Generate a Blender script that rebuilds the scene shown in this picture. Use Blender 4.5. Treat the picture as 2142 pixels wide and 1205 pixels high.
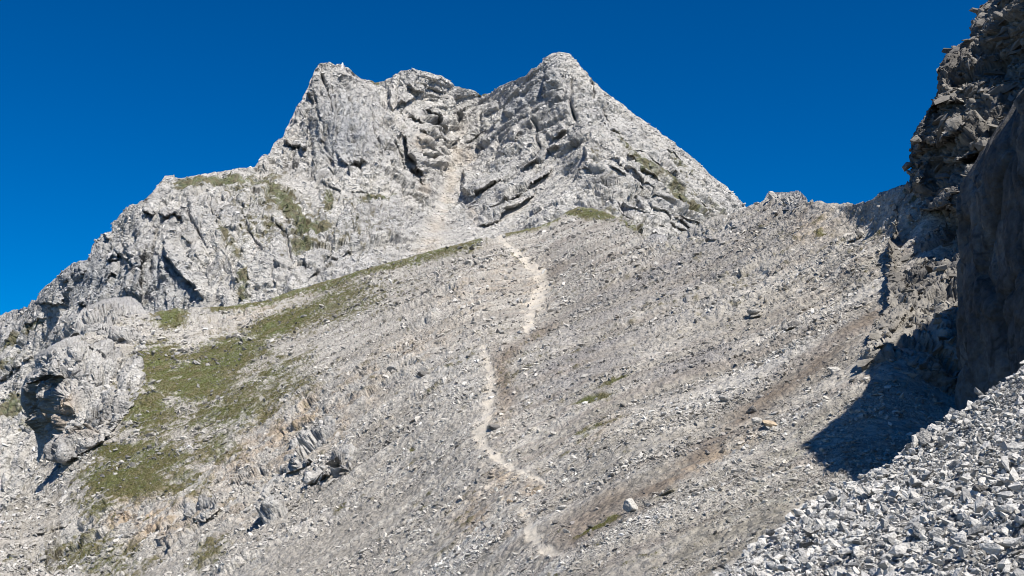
import bpy, bmesh, math, random
import numpy as np
from concurrent.futures import ThreadPoolExecutor
from mathutils import Vector, Matrix
for _o in list(bpy.data.objects):
    bpy.data.objects.remove(_o)
SC = bpy.context.scene
COL = SC.collection
rng = np.random.default_rng(7)
random.seed(7)

# ------------------------------------------------------------------ camera
W0, H0 = 2142.0, 1205.0                    # survey frame of the photograph
F0 = 2297.0                                # focal length in those pixels (50 deg across)
CX, CY = W0 / 2, H0 / 2
PITCH = math.radians(9.8)
cam = bpy.data.cameras.new('camera')
cam.sensor_width = 36.0
cam.lens = 36.0 * F0 / W0
cam.clip_start, cam.clip_end = 0.1, 20000.0
camo = bpy.data.objects.new('camera', cam)
COL.objects.link(camo)
camo.location = (0, 0, 0)
camo.rotation_euler = (math.pi / 2 + PITCH, 0, 0)
SC.camera = camo

# ------------------------------------------------------------------ sky, sun, exposure
SUN = Vector((0.32, -0.50, 0.80)).normalized()     # towards the sun: right, a little behind us
EL = math.asin(SUN.z)
AZ = math.atan2(SUN.x, SUN.y)                       # from +Y towards +X
w = bpy.data.worlds.new('World'); SC.world = w; w.use_nodes = True
nt = w.node_tree
for n in list(nt.nodes): nt.nodes.remove(n)
sky = nt.nodes.new('ShaderNodeTexSky'); sky.sky_type = 'NISHITA'; sky.sun_disc = False
sky.sun_elevation = EL; sky.sun_rotation = AZ
sky.altitude = 2300; sky.air_density = 1.0; sky.dust_density = 0.0; sky.ozone_density = 4.0
bg = nt.nodes.new('ShaderNodeBackground'); bg.inputs['Strength'].default_value = 0.061
hs = nt.nodes.new('ShaderNodeHueSaturation'); hs.inputs['Saturation'].default_value = 1.6; hs.inputs['Hue'].default_value = .508
wo = nt.nodes.new('ShaderNodeOutputWorld')
nt.links.new(sky.outputs[0], hs.inputs['Color'])
nt.links.new(hs.outputs[0], bg.inputs['Color']); nt.links.new(bg.outputs[0], wo.inputs['Surface'])
sl = bpy.data.lights.new('sun', 'SUN'); sl.energy = 4.2; sl.angle = math.radians(0.5); sl.color = (1.0, 0.94, 0.85)
so = bpy.data.objects.new('sun', sl); COL.objects.link(so)
so.rotation_euler = SUN.to_track_quat('Z', 'Y').to_euler()
so.location = (60, -30, 120)
SC.view_settings.view_transform = 'Standard'; SC.view_settings.look = 'None'
SC.view_settings.exposure = 0.75; SC.view_settings.gamma = 1.0; SC.view_settings.use_curve_mapping = False
SC.cycles.filter_width = 1.0; SC.cycles.max_bounces = 3; SC.cycles.diffuse_bounces = 2; SC.cycles.glossy_bounces = 1

# ------------------------------------------------------------------ numeric helpers
f32 = np.float32
POOL = ThreadPoolExecutor(4)
def pmap(fn, p, *a, chunk=50000):
    """run fn on row blocks of p in threads and stack the results"""
    n = len(p)
    if n <= chunk: return fn(p, *a)
    outs = list(POOL.map(lambda i: fn(p[i:i + chunk], *a), range(0, n, chunk)))
    if isinstance(outs[0], tuple): return tuple(np.concatenate(x) for x in zip(*outs))
    return np.concatenate(outs)

def hash3(x, y, z, seed):
    h = (x.astype(np.uint32) * np.uint32(374761393) + y.astype(np.uint32) * np.uint32(668265263)
         + z.astype(np.uint32) * np.uint32(2147483647 - 18) + np.uint32((seed * 362437) & 0xffffffff))
    h = (h ^ (h >> np.uint32(13))) * np.uint32(1274126177)
    h = (h ^ (h >> np.uint32(15))) * np.uint32(2246822519)
    return h ^ (h >> np.uint32(16))

_G = rng.normal(size=(256, 3)); _G = (_G / np.linalg.norm(_G, axis=1)[:, None]).astype(f32)
def _perlin(p, seed):
    pi = np.floor(p); pf = (p - pi).astype(f32); pi = pi.astype(np.int64)
    u = pf * pf * pf * (pf * (pf * 6 - 15) + 10)
    r = np.zeros(len(p), f32)
    for dx in (0, 1):
        wx = u[:, 0] if dx else 1 - u[:, 0]
        for dy in (0, 1):
            wy = u[:, 1] if dy else 1 - u[:, 1]
            for dz in (0, 1):
                wz = u[:, 2] if dz else 1 - u[:, 2]
                g = _G[hash3(pi[:, 0] + dx, pi[:, 1] + dy, pi[:, 2] + dz, seed) & np.uint32(255)]
                r += wx * wy * wz * (g[:, 0] * (pf[:, 0] - dx) + g[:, 1] * (pf[:, 1] - dy) + g[:, 2] * (pf[:, 2] - dz))
    return r * 1.5
def perlin(p, scale=1.0, seed=0):
    return pmap(lambda q: _perlin(q * (np.asarray(scale, f32)), seed), p)
def fbm(p, scale, octs=4, seed=0, gain=0.5, ridged=False):
    def f(q):
        r = np.zeros(len(q), f32); a = 1.0; s = np.asarray(scale, f32)
        for k in range(octs):
            n = _perlin(q * s, seed + k)
            r += a * ((1 - 2 * np.abs(n)) if ridged else n)
            a *= gain; s = s * f32(2.13)
        return r
    return pmap(f, p)
def _cells(p, seed):
    pi = np.floor(p); pf = (p - pi).astype(f32); pi = pi.astype(np.int64)
    n = len(p); d1 = np.full(n, 9, f32); d2 = np.full(n, 9, f32); hid = np.zeros(n, np.uint32)
    vec = np.zeros((n, 3), f32)
    for dx in (-1, 0, 1):
        for dy in (-1, 0, 1):
            for dz in (-1, 0, 1):
                h = hash3(pi[:, 0] + dx, pi[:, 1] + dy, pi[:, 2] + dz, seed)
                vx = dx + (h & np.uint32(1023)).astype(f32) / 1023 - pf[:, 0]
                vy = dy + ((h >> np.uint32(10)) & np.uint32(1023)).astype(f32) / 1023 - pf[:, 1]
                vz = dz + ((h >> np.uint32(20)) & np.uint32(1023)).astype(f32) / 1023 - pf[:, 2]
                d = vx * vx + vy * vy + vz * vz
                m = d < d1
                d2 = np.where(m, d1, np.minimum(d2, d))
                d1 = np.where(m, d, d1); hid = np.where(m, h, hid)
                vec[m, 0] = vx[m]; vec[m, 1] = vy[m]; vec[m, 2] = vz[m]
    return np.sqrt(d1), np.sqrt(d2), hid, vec
def blocks(p, scale, seed=0, tilt=1.0, crack=0.35):
    """fractured rock: every cell is a plate with its own height and tilt, open cracks between; about -1..1"""
    def f(q):
        a, b, h, v = _cells(q * np.asarray(scale, f32), seed)
        r = ((h >> np.uint32(4)) & np.uint32(255)).astype(f32) / 255 - .5
        g = _G[(h >> np.uint32(7)) & np.uint32(255)]
        return 1.1 * r + tilt * (g * v).sum(1) - crack * np.exp(-(b - a) * 14)
    return pmap(f, p)
def smooth(a, b, x):
    t = np.clip((x - a) / (b - a), 0, 1); return t * t * (3 - 2 * t)

# --- survey: a pixel of the photograph and a distance give a point of the place
_cp, _sp = math.cos(PITCH), math.sin(PITCH)
def point(px, py, d):
    u = (np.asarray(px, float) - CX) / F0; v = (CY - np.asarray(py, float)) / F0; d = np.asarray(d, float)
    return np.stack([u * d, d * (_cp - v * _sp), d * (_sp + v * _cp)], -1)
class Spline2:
    """thin plate spline through survey points"""
    def __init__(s, pts, lam=0.0, inv=True):
        a = np.array(pts, float); s.inv = inv
        s.c = a[:, :2] / 400.0; v = 1 / a[:, 2] if inv else a[:, 2]
        n = len(a); K = s.k(((s.c[:, None] - s.c[None]) ** 2).sum(-1)) + lam * np.eye(n)
        P = np.c_[np.ones(n), s.c]
        A = np.block([[K, P], [P.T, np.zeros((3, 3))]])
        s.w = np.linalg.solve(A, np.r_[v, 0, 0, 0])
    def k(s, r2): return 0.5 * r2 * np.log(np.maximum(r2, 1e-9))
    def __call__(s, px, py):
        sh = np.shape(px); q = np.stack([np.ravel(px), np.ravel(py)], -1) / 400.0
        def f(q):
            r = np.full(len(q), s.w[-3]) + q @ s.w[-2:]
            for i, c in enumerate(s.c): r += s.w[i] * s.k((q[:, 0] - c[0]) ** 2 + (q[:, 1] - c[1]) ** 2)
            return r
        r = pmap(f, q)
        if s.inv: r = 1 / np.maximum(r, 1e-4)
        return r.reshape(sh)
def line(pts):
    a = np.array(pts, float)
    return lambda x: np.interp(x, a[:, 0], a[:, 1])
def seg_dist(px, py, poly):
    """distance to a polyline, signed side and position along it"""
    poly = np.array(poly, float); best = np.full(np.shape(px), 1e9); sgn = np.zeros(np.shape(px)); al = np.zeros(np.shape(px))
    L = np.r_[0, np.cumsum(np.hypot(*np.diff(poly, axis=0).T))]
    for i in range(len(poly) - 1):
        a, b = poly[i], poly[i + 1]; d = b - a; l2 = d @ d
        t = np.clip(((px - a[0]) * d[0] + (py - a[1]) * d[1]) / l2, 0, 1)
        ex = px - a[0] - t * d[0]; ey = py - a[1] - t * d[1]; dist = np.hypot(ex, ey)
        m = dist < best
        best = np.where(m, dist, best); sgn = np.where(m, np.sign(d[0] * ey - d[1] * ex), sgn)
        al = np.where(m, (L[i] + t * (L[i + 1] - L[i])) / L[-1], al)
    return best, sgn, al
def ledge(D, px, py, poly, amp, decay, out=(0, -1), sharp=3.0, wob=None, recess=0.3):
    """rock juts out by amp metres on the side 'out' of a line, fading over decay pixels; cut back below it"""
    poly = np.array(poly, float); ext = 4 * decay + 10
    x0, y0 = poly.min(0) - ext; x1, y1 = poly.max(0) + ext
    m = (px > x0) & (px < x1) & (py > y0) & (py < y1)
    if not m.any(): return
    qx, qy = px[m], py[m]
    if wob is not None: qx = qx + wob[0][m]; qy = qy + wob[1][m]
    d, s, al = seg_dist(qx, qy, poly)
    e = poly[-1] - poly[0]; pol = np.sign(e[0] * out[1] - e[1] * out[0])
    sd = d * s * pol
    tap = smooth(0, .18, al) * smooth(1, .82, al)
    up = np.exp(-np.maximum(sd, 0) / decay) * smooth(-sharp, sharp, sd)
    dn = np.exp(np.minimum(sd, 0) / (decay * .6)) * (1 - smooth(-sharp, sharp, sd))
    D[m] -= amp * tap * (up - recess * dn)
def dimple(D, px, py, cx, cy, rx, ry, amp, ang=0):
    D += amp * np.exp(-blob_r2(px, py, cx, cy, rx, ry, ang) ** 1.5)
def blob_r2(px, py, cx, cy, rx, ry, ang=0):
    c, s = math.cos(math.radians(ang)), math.sin(math.radians(ang))
    dx, dy = px - cx, py - cy
    return ((dx * c + dy * s) / rx) ** 2 + ((-dx * s + dy * c) / ry) ** 2
def blobs(px, py, lst):
    r = np.zeros(np.shape(px), f32)
    for b in lst:
        cx, cy, rx, ry = b[:4]; ang = b[4] if len(b) > 4 else 0; st = b[5] if len(b) > 5 else 1
        m = (np.abs(px - cx) < 2.2 * max(rx, ry)) & (np.abs(py - cy) < 2.2 * max(rx, ry))
        r[m] = np.maximum(r[m], st * np.exp(-(blob_r2(px[m], py[m], cx, cy, rx, ry, ang) ** 1.3) * .8))
    return r

# ------------------------------------------------------------------ meshes
def tag(o, label=None, cat=None, group=None, kind=None):
    if label: o['label'] = label
    if cat: o['category'] = cat
    if group: o['group'] = group
    if kind: o['kind'] = kind
    return o
def mesh_np(name, V, Q, mat, cols=None, parent=None, shade=True):
    me = bpy.data.meshes.new(name)
    V = np.ascontiguousarray(V, f32); Q = np.ascontiguousarray(Q, np.int32)
    me.vertices.add(len(V)); me.vertices.foreach_set('co', V.ravel())
    k = Q.shape[1]
    me.loops.add(Q.size); me.loops.foreach_set('vertex_index', Q.ravel())
    me.polygons.add(len(Q)); me.polygons.foreach_set('loop_start', np.arange(0, Q.size, k, dtype=np.int32))
    me.polygons.foreach_set('use_smooth', np.full(len(Q), shade))
    me.update(calc_edges=True)
    if cols is not None:
        a = me.color_attributes.new('col', 'FLOAT_COLOR', 'POINT')
        c = np.ones((len(V), 4), f32); c[:, :3] = cols; a.data.foreach_set('color', c.ravel())
    me.materials.append(mat)
    o = bpy.data.objects.new(name, me); COL.objects.link(o)
    if parent: o.parent = parent
    return o
def sub_mesh(name, V, Q, cols, sel, mat):
    q = Q[sel]; u, inv = np.unique(q, return_inverse=True)
    return mesh_np(name, V[u], inv.reshape(q.shape), mat, cols[u])
def quads(nr, nc):
    i = np.arange(nr * nc).reshape(nr, nc)
    return np.stack([i[:-1, :-1], i[1:, :-1], i[1:, 1:], i[:-1, 1:]], -1).reshape(-1, 4)
def normals(P):
    a = np.gradient(P, axis=1); b = np.gradient(P, axis=0)
    n = np.cross(b, a); n /= np.linalg.norm(n, axis=-1, keepdims=True) + 1e-9
    return n
def steady(P, D, step, lim=2.2):
    """1 where the survey grid is even, less where it is pulled out over a step in depth"""
    def st(ax): return np.linalg.norm(np.gradient(P, axis=ax), axis=-1)
    r = np.maximum(st(0), st(1)) / (np.linalg.norm(P, axis=-1) / F0 * step)
    return blur(np.clip(lim / np.maximum(r, 1e-3), .06, 1)[..., None], 2)[..., 0]
def blur(A, k):
    for ax in (0, 1):
        n = A.shape[ax]; c = np.cumsum(np.concatenate([np.zeros_like(np.take(A, [0], ax)), A], ax), ax)
        i = np.arange(n); lo = np.clip(i - k, 0, n); hi = np.clip(i + k + 1, 0, n)
        shp = [1] * A.ndim; shp[ax] = n
        A = (np.take(c, hi, ax) - np.take(c, lo, ax)) / (hi - lo).reshape(shp)
    return A

# ------------------------------------------------------------------ materials
def new_mat(name):
    m = bpy.data.materials.new(name); m.use_nodes = True
    t = m.node_tree; b = t.nodes['Principled BSDF']
    b.inputs['Roughness'].default_value = 0.95; b.inputs['Specular IOR Level'].default_value = 0.15
    return m, t, b
def rock_mat(name, s_fine, bump, dist, var=0.35, src='col', attr_type='GEOMETRY', vein=None):
    """ground and rock: surveyed albedo broken up by grain, blotches and pits; bump at two sizes"""
    m, t, b = new_mat(name); N = t.nodes.new; L = t.links.new
    tc = N('ShaderNodeTexCoord')
    at = N('ShaderNodeAttribute'); at.attribute_name = src; at.attribute_type = attr_type
    n1 = N('ShaderNodeTexNoise'); n1.inputs['Scale'].default_value = s_fine; n1.inputs['Detail'].default_value = 6; n1.inputs['Roughness'].default_value = .65
    n2 = N('ShaderNodeTexNoise'); n2.inputs['Scale'].default_value = s_fine * .13; n2.inputs['Detail'].default_value = 5
    v = N('ShaderNodeTexVoronoi'); v.inputs['Scale'].default_value = s_fine * .8; v.feature = 'F1'
    for x in (n1, n2, v): L(tc.outputs['Object'], x.inputs['Vector'])
    r1 = N('ShaderNodeMapRange'); r1.inputs[1].default_value = .25; r1.inputs[2].default_value = .75
    r1.inputs[3].default_value = 1 - var; r1.inputs[4].default_value = 1 + var; L(n1.outputs[0], r1.inputs[0])
    r2 = N('ShaderNodeMapRange'); r2.inputs[1].default_value = .3; r2.inputs[2].default_value = .7
    r2.inputs[3].default_value = 1 - var * .6; r2.inputs[4].default_value = 1 + var * .6; L(n2.outputs[0], r2.inputs[0])
    mu = N('ShaderNodeMath'); mu.operation = 'MULTIPLY'; L(r1.outputs[0], mu.inputs[0]); L(r2.outputs[0], mu.inputs[1])
    sc = N('ShaderNodeVectorMath'); sc.operation = 'SCALE'; L(at.outputs['Color'], sc.inputs[0]); L(mu.outputs[0], sc.inputs['Scale'])
    out = sc.outputs[0]
    if vein:                                   # dark joint lines: soil and lichen, and crack shade put into the colour
        vs, amt, vc = vein
        wn = N('ShaderNodeTexNoise'); wn.inputs['Scale'].default_value = vs * .9; wn.inputs['Detail'].default_value = 4; L(tc.outputs['Object'], wn.inputs['Vector'])
        dv = N('ShaderNodeVectorMath'); dv.operation = 'MULTIPLY_ADD'; dv.inputs[1].default_value = (2.2 / vs,) * 3; L(wn.outputs['Color'], dv.inputs[0]); L(tc.outputs['Object'], dv.inputs[2])
        mp = N('ShaderNodeMapping'); mp.inputs['Scale'].default_value = (1, 1, .75); L(dv.outputs[0], mp.inputs['Vector'])
        ve = N('ShaderNodeTexVoronoi'); ve.feature = 'DISTANCE_TO_EDGE'; ve.inputs['Scale'].default_value = vs; L(mp.outputs[0], ve.inputs['Vector'])
        r3 = N('ShaderNodeMapRange'); r3.inputs[1].default_value = .015; r3.inputs[2].default_value = .09; r3.inputs[3].default_value = amt; r3.inputs[4].default_value = 0; L(ve.outputs['Distance'], r3.inputs[0])
        r4 = N('ShaderNodeMapRange'); r4.inputs[1].default_value = .42; r4.inputs[2].default_value = .56; L(n2.outputs[0], r4.inputs[0])
        m3 = N('ShaderNodeMath'); m3.operation = 'MULTIPLY'; L(r3.outputs[0], m3.inputs[0]); L(r4.outputs[0], m3.inputs[1])
        mx = N('ShaderNodeMix'); mx.data_type = 'RGBA'; L(m3.outputs[0], mx.inputs['Factor']); L(out, mx.inputs['A']); mx.inputs['B'].default_value = (*vc, 1); out = mx.outputs['Result']
    L(out, b.inputs['Base Color'])
    h = N('ShaderNodeMath'); h.operation = 'MULTIPLY_ADD'; h.inputs[1].default_value = -.6; L(v.outputs['Distance'], h.inputs[0]); L(n1.outputs[0], h.inputs[2])
    bp = N('ShaderNodeBump'); bp.inputs['Strength'].default_value = bump; bp.inputs['Distance'].default_value = dist
    L(h.outputs[0], bp.inputs['Height']); L(bp.outputs[0], b.inputs['Normal'])
    return m
M_MASSIF = rock_mat('limestone_face', 0.55, 1.0, 2.2, .28, vein=(.22, .6, (.12, .12, .10)))
M_SCREE = rock_mat('scree_ground', 2.6, 1.0, 0.38, .3, vein=(.7, .45, (.12, .115, .10)))
M_PATH = rock_mat('trodden_gravel', 3.2, 0.6, 0.12, .16)
M_CLIFF = rock_mat('weathered_cliff', 1.6, 0.9, 0.35, .28)
M_WALL = rock_mat('sheer_wall_rock', 2.4, 1.0, 0.35, .38, vein=(.55, .7, (.05, .05, .05)))
M_PILE = rock_mat('rubble_bed', 22.0, 0.9, 0.05, .3)
def stone_mat(name, attr=None):
    m, t, b = new_mat(name); N = t.nodes.new; L = t.links.new
    oi = N('ShaderNodeObjectInfo')
    ramp = N('ShaderNodeValToRGB'); e = ramp.color_ramp.elements
    e[0].position = 0; e[0].color = (.20, .20, .197, 1); e[1].position = 1; e[1].color = (.61, .592, .558, 1)
    x = e.new(.35); x.color = (.43, .428, .42, 1); x = e.new(.75); x.color = (.54, .53, .505, 1)
    L(oi.outputs['Random'], ramp.inputs[0]); src = ramp.outputs[0]
    if attr:
        at = N('ShaderNodeAttribute'); at.attribute_name = attr; at.attribute_type = 'INSTANCER'; src = at.outputs['Color']
    tc = N('ShaderNodeTexCoord'); n1 = N('ShaderNodeTexNoise'); n1.inputs['Scale'].default_value = 3.0; n1.inputs['Detail'].default_value = 5
    L(tc.outputs['Object'], n1.inputs['Vector'])
    r1 = N('ShaderNodeMapRange'); r1.inputs[1].default_value = .3; r1.inputs[2].default_value = .7; r1.inputs[3].default_value = .78; r1.inputs[4].default_value = 1.15
    L(n1.outputs[0], r1.inputs[0])
    sc = N('ShaderNodeVectorMath'); sc.operation = 'SCALE'; L(src, sc.inputs[0]); L(r1.outputs[0], sc.inputs['Scale'])
    L(sc.outputs[0], b.inputs['Base Color'])
    bp = N('ShaderNodeBump'); bp.inputs['Strength'].default_value = .35; bp.inputs['Distance'].default_value = .2
    L(n1.outputs[0], bp.inputs['Height']); L(bp.outputs[0], b.inputs['Normal'])
    return m
M_STONE = stone_mat('pale_limestone_stone')
M_STONEI = stone_mat('scree_stone', 'icol')
def grass_mat():
    m, t, b = new_mat('alpine_turf'); N = t.nodes.new; L = t.links.new
    at = N('ShaderNodeAttribute'); at.attribute_name = 'icol'; at.attribute_type = 'INSTANCER'
    L(at.outputs['Color'], b.inputs['Base Color'])
    return m
M_GRASS = grass_mat()
GREY = np.array([.40, .385, .365], f32); PALE = np.array([.50, .485, .46], f32); DARK = np.array([.27, .265, .26], f32)
BLUE = np.array([.36, .37, .385], f32); TURF = np.array([.098, .124, .030], f32); TURF2 = np.array([.125, .108, .046], f32)
OCHRE = np.array([.47, .36, .25], f32); BROWN = np.array([.205, .168, .135], f32); SAND = np.array([.60, .51, .40], f32)
def mix(a, b, t): t = np.clip(t, 0, 1)[..., None]; return a * (1 - t) + b * t

def landform(crest, bottom, xs, nrow, depth, back=14, step=4.0, fall=.8, gamma=1.0):
    """rows of survey points from the crest line down to the foot, plus the far side of the crest falling away"""
    X = np.repeat(xs[None], nrow, 0); t = (np.linspace(0, 1, nrow) ** gamma)[:, None]
    Y = crest(xs)[None] * (1 - t) + bottom(xs)[None] * t
    D = depth(X, Y)
    return X, Y, D
def with_back(P, back, step, fall):
    k = np.arange(back, 0, -1)[:, None]
    d = (k * step * (1 + .15 * k))
    c = P[0][None]
    hd = P[0] * np.array([1, 1, 0]); hd = hd / np.linalg.norm(hd, axis=-1, keepdims=True)
    B = c + hd[None] * d[..., None]
    B[..., 2] = c[..., 2] - fall * d * np.clip(k / 4, .35, 1)
    return np.concatenate([B, P], 0)

# ================================================================== THE MASSIF
m_crest = line([(-140, 705), (0, 660), (40, 645), (62, 640), (66, 627), (72, 627), (78, 633), (84, 612), (120, 580), (150, 552), (186, 545), (192, 520), (215, 492),
                (232, 484), (238, 462), (270, 432), (290, 425), (320, 400), (345, 368), (360, 366), (380, 370), (440, 360), (500, 354), (530, 350), (545, 330), (562, 322),
                (572, 296), (592, 286), (600, 262), (625, 215), (640, 190), (655, 145), (668, 130), (690, 127), (712, 136), (730, 143), (755, 165), (785, 172),
                (800, 168), (822, 160), (840, 147), (870, 145), (900, 152), (925, 160), (950, 180), (985, 188), (1008, 198), (1028, 197), (1045, 183),
                (1062, 174), (1085, 162), (1100, 158), (1112, 143), (1122, 142), (1135, 122), (1155, 110), (1170, 107), (1190, 112), (1205, 128),
                (1235, 160), (1265, 190), (1300, 215), (1330, 238), (1360, 262), (1400, 295), (1440, 320), (1470, 350), (1500, 378), (1530, 400), (1560, 432), (1640, 500), (1760, 600)])
m_bot = line([(-140, 1150), (90, 1110), (150, 980), (180, 800), (320, 725), (560, 690), (760, 620), (920, 580), (1050, 545), (1200, 545), (1400, 570), (1500, 540), (1640, 540), (1760, 640)])
M_PTS = [(-140, 720, 520), (0, 665, 505), (60, 640, 480), (150, 560, 440), (230, 490, 432), (350, 370, 440), (300, 440, 415), (230, 560, 405), (170, 640, 408), (300, 600, 372), (300, 690, 350), (420, 460, 395),
         (420, 600, 350), (450, 365, 440), (540, 345, 452), (560, 430, 400), (600, 520, 358), (560, 660, 325), (600, 280, 478), (640, 195, 492), (680, 130, 500), (700, 230, 472), (690, 330, 447), (640, 400, 425), (700, 430, 402),
         (730, 145, 512), (760, 170, 530), (800, 240, 492), (760, 330, 442), (830, 165, 522), (870, 147, 522), (850, 240, 500), (900, 300, 488), (860, 350, 462), (850, 420, 420), (800, 520, 365), (760, 600, 330),
         (940, 180, 545), (1008, 200, 560), (960, 260, 545), (955, 340, 512), (930, 420, 455), (880, 520, 385), (900, 570, 350), (1020, 270, 528), (1060, 180, 540), (1090, 230, 508), (1040, 330, 482), (1000, 390, 456), (1060, 400, 442),
         (1110, 300, 470), (1170, 108, 512), (1150, 200, 490), (1210, 200, 480), (1160, 300, 462), (1230, 300, 440), (1190, 380, 428), (1100, 440, 420), (1000, 480, 410), (960, 540, 375), (1250, 240, 470), (1300, 216, 505),
         (1240, 420, 385), (1180, 440, 388), (1150, 500, 365), (1330, 330, 440), (1340, 430, 388), (1370, 520, 350), (1440, 322, 500), (1430, 420, 425), (1550, 430, 480), (1500, 480, 425), (1640, 500, 480), (1760, 620, 470),
         (0, 750, 462), (60, 760, 440), (0, 900, 410), (80, 900, 400), (0, 1050, 370), (-140, 900, 430), (-140, 1120, 380), (90, 1080, 360), (180, 760, 390)]
m_depth = Spline2(M_PTS, lam=2e-8)
xs = np.arange(-140, 1700, 1.5)
NR = 360
X, Y, D = landform(m_crest, m_bot, xs, NR, m_depth)
P0 = point(X, Y, D)
q = P0.reshape(-1, 3).astype(f32)
wobx = (8 * fbm(q, .05, 3, 11)).reshape(X.shape); woby = (8 * fbm(q, .05, 3, 12)).reshape(X.shape); WOB = (wobx, woby)
D2 = D.copy()
UP, LF, RT = (0, -1), (-1, 0), (1, 0)
for poly, amp, dec, out in [
        ([(972, 352), (970, 378), (968, 406)], 16, 26, RT), ([(975, 400), (1015, 396), (1045, 376), (1080, 352), (1125, 334), (1142, 316)], 10, 20, UP),
        ([(1048, 330), (1060, 312), (1078, 296), (1098, 276)], 9, 22, (.7, -1)), ([(1040, 422), (1085, 400), (1110, 380), (1145, 362), (1162, 350)], 8.5, 17, UP),
        ([(990, 470), (1020, 464), (1060, 446), (1105, 418), (1130, 395)], 8, 20, UP), ([(1000, 440), (1040, 425), (1075, 412)], 7, 10, UP),
        ([(1142, 135), (1138, 180), (1136, 214)], 10, 26, RT), ([(1054, 238), (1066, 216), (1088, 198)], 10, 18, (1, -.6)), ([(1036, 268), (1042, 244)], 6, 10, RT),
        ([(1150, 285), (1165, 268), (1180, 262)], 7, 12, UP), ([(1155, 322), (1180, 312)], 5, 8, UP),
        ([(962, 272), (950, 238), (944, 198)], 13, 22, (-1, -.1)), ([(890, 226), (912, 250), (940, 278)], 7, 16, (.8, -1)), ([(975, 300), (1000, 280), (1030, 262)], 5, 12, UP),
        ([(888, 380), (876, 350), (858, 316), (846, 286), (835, 262)], 12, 20, (1, -.6)), ([(858, 340), (890, 395)], 9, 12, (1, -.5)), ([(814, 176), (812, 200), (822, 226)], 9, 16, RT),
        ([(850, 172), (872, 186), (892, 190)], 8, 12, UP), ([(830, 210), (850, 214), (875, 206)], 7, 12, UP), ([(855, 240), (880, 250), (905, 262)], 7, 10, UP), ([(868, 275), (895, 285), (910, 280)], 7, 10, UP),
        ([(900, 318), (915, 332), (930, 345)], 7, 10, UP), ([(780, 205), (800, 222), (815, 250), (850, 286)], 9, 16, (-1, .6)),
        ([(704, 136), (735, 158), (770, 186), (800, 205)], 8, 14, (-.6, 1)), ([(655, 150), (652, 180), (640, 200)], 6, 14, RT), ([(594, 282), (604, 300), (640, 310)], 8, 14, UP),
        ([(655, 235), (668, 270), (672, 300)], 5, 12, LF), ([(700, 200), (702, 250), (700, 290)], 5, 14, LF), ([(735, 220), (733, 270), (738, 300)], 5, 14, LF), ([(700, 318), (718, 338), (740, 330), (780, 340)], 6, 14, UP),
        ([(770, 250), (776, 300), (782, 330)], 5, 14, LF), ([(620, 300), (640, 345)], 6, 12, RT), ([(560, 330), (555, 350)], 6, 10, RT), ([(680, 352), (700, 356)], .5, 6, UP),
        ([(296, 644), (295, 600), (300, 545), (318, 510)], 14, 24, LF), ([(428, 632), (410, 600), (385, 575), (352, 545), (346, 500)], 9, 18, (1, -.6)), ([(340, 590), (345, 560), (350, 520)], 7, 12, RT),
        ([(300, 446), (316, 452), (326, 440)], 9, 12, UP), ([(330, 452), (360, 458), (390, 455)], 7, 10, UP), ([(240, 530), (262, 545), (296, 566)], 9, 14, UP), ([(216, 492), (238, 510)], 8, 12, UP), ([(220, 545), (236, 550), (250, 535)], 8, 12, UP),
        ([(168, 634), (186, 642), (206, 636)], 8, 12, UP), ([(228, 600), (235, 575), (250, 555)], 6, 14, LF), ([(128, 596), (150, 575), (185, 560)], 7, 14, UP), ([(85, 632), (110, 640), (135, 630)], 8, 12, UP),
        ([(122, 640), (118, 680), (100, 722), (70, 770)], 22, 40, RT), ([(185, 640), (165, 690), (150, 730)], 6, 14, LF), ([(372, 500), (400, 515)], 5, 8, UP), ([(440, 480), (480, 540), (505, 600)], 6, 14, LF),
        ([(1240, 280), (1228, 310), (1232, 350)], 8, 16, RT), ([(1215, 360), (1240, 366)], 6, 8, UP), ([(1255, 330), (1330, 380), (1420, 440)], 6, 12, (.5, -1)), ([(1110, 470), (1130, 452), (1150, 440)], 6, 10, UP),
        ([(1300, 285), (1370, 340), (1460, 410)], 5, 12, (.5, -1)), ([(1330, 470), (1400, 500)], 5, 10, (.5, -1)), ([(1280, 400), (1350, 450), (1420, 490)], 5, 10, (.5, -1)), ([(1380, 300), (1440, 345), (1500, 400)], 5, 12, (.5, -1)),
        ([(680, 352), (700, 356)], .5, 6, UP), ([(680, 352), (700, 356)], .5, 6, UP), ([(680, 352), (700, 356)], .5, 6, UP), ([(0, 720), (60, 690), (110, 660)], 5, 14, UP), ([(-20, 800), (40, 770), (80, 740)], 5, 14, UP)]:
    ledge(D2, X, Y, poly, amp, dec, out, 2.6, WOB)
for c in [(880, 372, 10, 24, 8, -30), (262, 645, 14, 8, 5), (960, 252, 10, 18, 6), (905, 340, 14, 12, 5), (1140, 185, 20, 30, 4), (1205, 268, 10, 6, 4)]:
    dimple(D2, X, Y, c[0], c[1], c[2], c[3], c[4], c[5] if len(c) > 5 else 0)
def groove(D, px, py, poly, amp, wd):
    poly = np.array(poly, float); x0, y0 = poly.min(0) - 6 * wd; x1, y1 = poly.max(0) + 6 * wd
    m = (px > x0) & (px < x1) & (py > y0) & (py < y1)
    d, s_, al = seg_dist(px[m] + .6 * wobx[m], py[m] + .6 * woby[m], poly)
    D[m] += amp * np.exp(-(d / wd) ** 2) * smooth(0, .15, al) * smooth(1, .8, al)
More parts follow.
